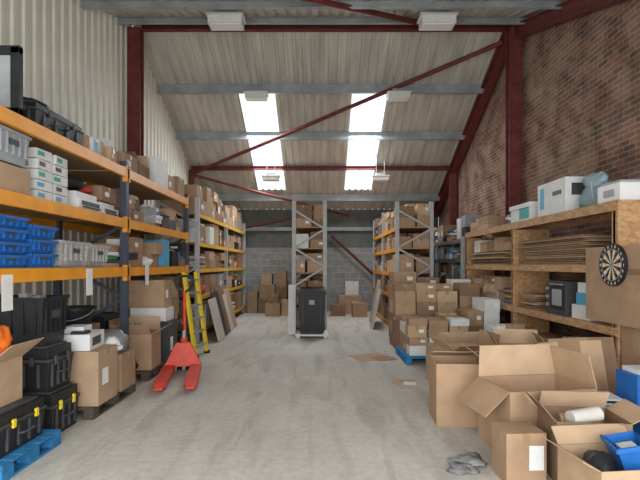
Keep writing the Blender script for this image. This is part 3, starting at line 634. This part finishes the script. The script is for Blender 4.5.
# ---------------------------------------------------------------- right foreground boxes
obox(1.42,4.97,0,0.5,0.46,0.62,-4,mt=CB1,flaps=(None,40,None,20),ff=0.45)
obox(1.90,4.25,0,0.78,0.56,0.56,8,mt=CB1,flaps=(222,75,None,86),ff=0.52)
obox(1.75,5.75,0,0.55,0.5,0.62,10,mt=CB2,flaps=(130,100,150,60),ff=0.35)
obox(2.3,5.5,0,0.5,0.5,0.66,-12,mt=CB1,flaps=(120,60,None,110),ff=0.35)
one('cardboard_box',1.5,2.2,6.3,6.8,0,0.5,CB2,label='l'); one('cardboard_box',2.35,2.95,6.2,6.9,0,0.55,CB1,label='l')
b=MB().at(1.50,3.62,0,3); closed(b,-0.15,0.15,-0.12,0.14,0,0.37,CB1); b.box(0.02,0.13,-0.122,-0.12,0.10,0.28,PAP); b.build('cardboard_box',0.004)
obox(2.0,3.66,0,0.52,0.40,0.46,-6,mt=CB3,flaps=(130,150,None,60),ff=0.4)
b=MB(); b.cyl((1.86,3.57,0.46),(2.10,3.62,0.48),0.055,BRD,16); b.cyl((1.85,3.72,0.4),(2.13,3.70,0.41),0.05,CB2,16); b.box(1.82,2.15,3.53,3.77,0.007,0.40,CBI); b.build('cardboard_tubes')
obox(1.94,3.12,0,0.56,0.44,0.36,6,mt=CB2,flaps=(150,None,None,130),ff=0.3)
b=MB(); b.blob((1.81,3.12,0.2),(0.11,0.14,0.19),BLKP,0.12,41,flat=False); b.build('black_plastic_bag')
b=MB().at(2.07,3.13,0.2,-12,0,-14); b.frus(-0.1,0.1,-0.12,0.14,0,0.26,0.02,BLU,top=False); b.frus(-0.092,0.092,-0.112,0.132,0.02,0.26,0.02,BLU,top=False); b.box(-0.11,0.11,-0.135,-0.12,0.235,0.265,BLU); b.box(-0.115,-0.1,-0.13,0.15,0.235,0.265,BLU); b.box(-0.05,0.05,-0.04,0.08,0.03,0.22,WBX); b.build('blue_parts_bin')
tub(2.42,2.8,3.45,3.85,0.0,0.42,BLU,'blue_plastic_crate',1,content=(WBX,BLKP,GRY))
b=MB(); b.box(2.68,3.02,4.05,4.35,0,0.66,BLU); b.box(2.70,3.0,4.045,4.05,0.1,0.6,LBL); b.box(2.72,2.98,4.08,4.32,0.66,0.70,WBX); b.build('blue_parts_box',0.01)
one('cardboard_box',2.38,2.65,4.05,4.5,0,0.34,CB1)
b=MB()
for i in range(10):
    b.at(2.50+random.uniform(-0.04,0.04),4.27+random.uniform(-0.05,0.05),0.344+i*0.010,random.uniform(-40,40)); b.box(-0.10,0.10,-0.14,0.14,0,0.008,random.choice((PAP,PAP,WBX,BLKP,LBL)))
b.build('pile_of_papers')
for i in range(4):
    b=MB().at(2.50+0.12*i,4.78+0.03*i,0.01,20-6*i,-13); b.box(-0.24,0.24,-0.008,0.008,0,0.82+0.03*(i%2),(CB2,CB1,CB2,CB3)[i]); b.build('leaning_cardboard_panel')
b=MB(); b.blob((1.19,3.85,0.03),(0.12,0.1,0.04),SACK,0.35,51); b.blob((1.1,3.72,0.02),(0.1,0.08,0.03),SACK,0.3,52); b.build('crumpled_grey_plastic')
# ---------------------------------------------------------------- lights, world, camera
w=bpy.data.worlds.new('world'); bpy.context.scene.world=w; w.use_nodes=True
bg=w.node_tree.nodes['Background']; bg.inputs[0].default_value=(0.88,0.94,1.0,1); bg.inputs[1].default_value=1.7
def area(name,loc,rot,sx,sy,e,col=(1,1,1)):
    l=bpy.data.lights.new(name,'AREA'); l.shape='RECTANGLE'; l.size=sx; l.size_y=sy; l.energy=e; l.color=col
    o=bpy.data.objects.new(name,l); o.location=loc; o.rotation_euler=rot; bpy.context.scene.collection.objects.link(o)
area('daylight_doorway',(0,-1.0,2.3),(math.radians(93),0,0),7.5,4.0,470,(0.98,0.99,1.0))
for x in (-1.56,1.23): area('daylight_rooflight',(x,13.6,rz(13.6)-0.12),(math.radians(-25.6),0,0),0.85,3.6,130,(0.93,0.97,1))
cam=bpy.data.cameras.new('camera'); co=bpy.data.objects.new('camera',cam); bpy.context.scene.collection.objects.link(co)
co.location=(0,0,H); co.rotation_euler=(math.radians(90),0,0); cam.sensor_width=36; cam.lens=27; cam.shift_y=25/640; cam.clip_end=100
bpy.context.scene.camera=co
bpy.context.scene.view_settings.view_transform='Standard'
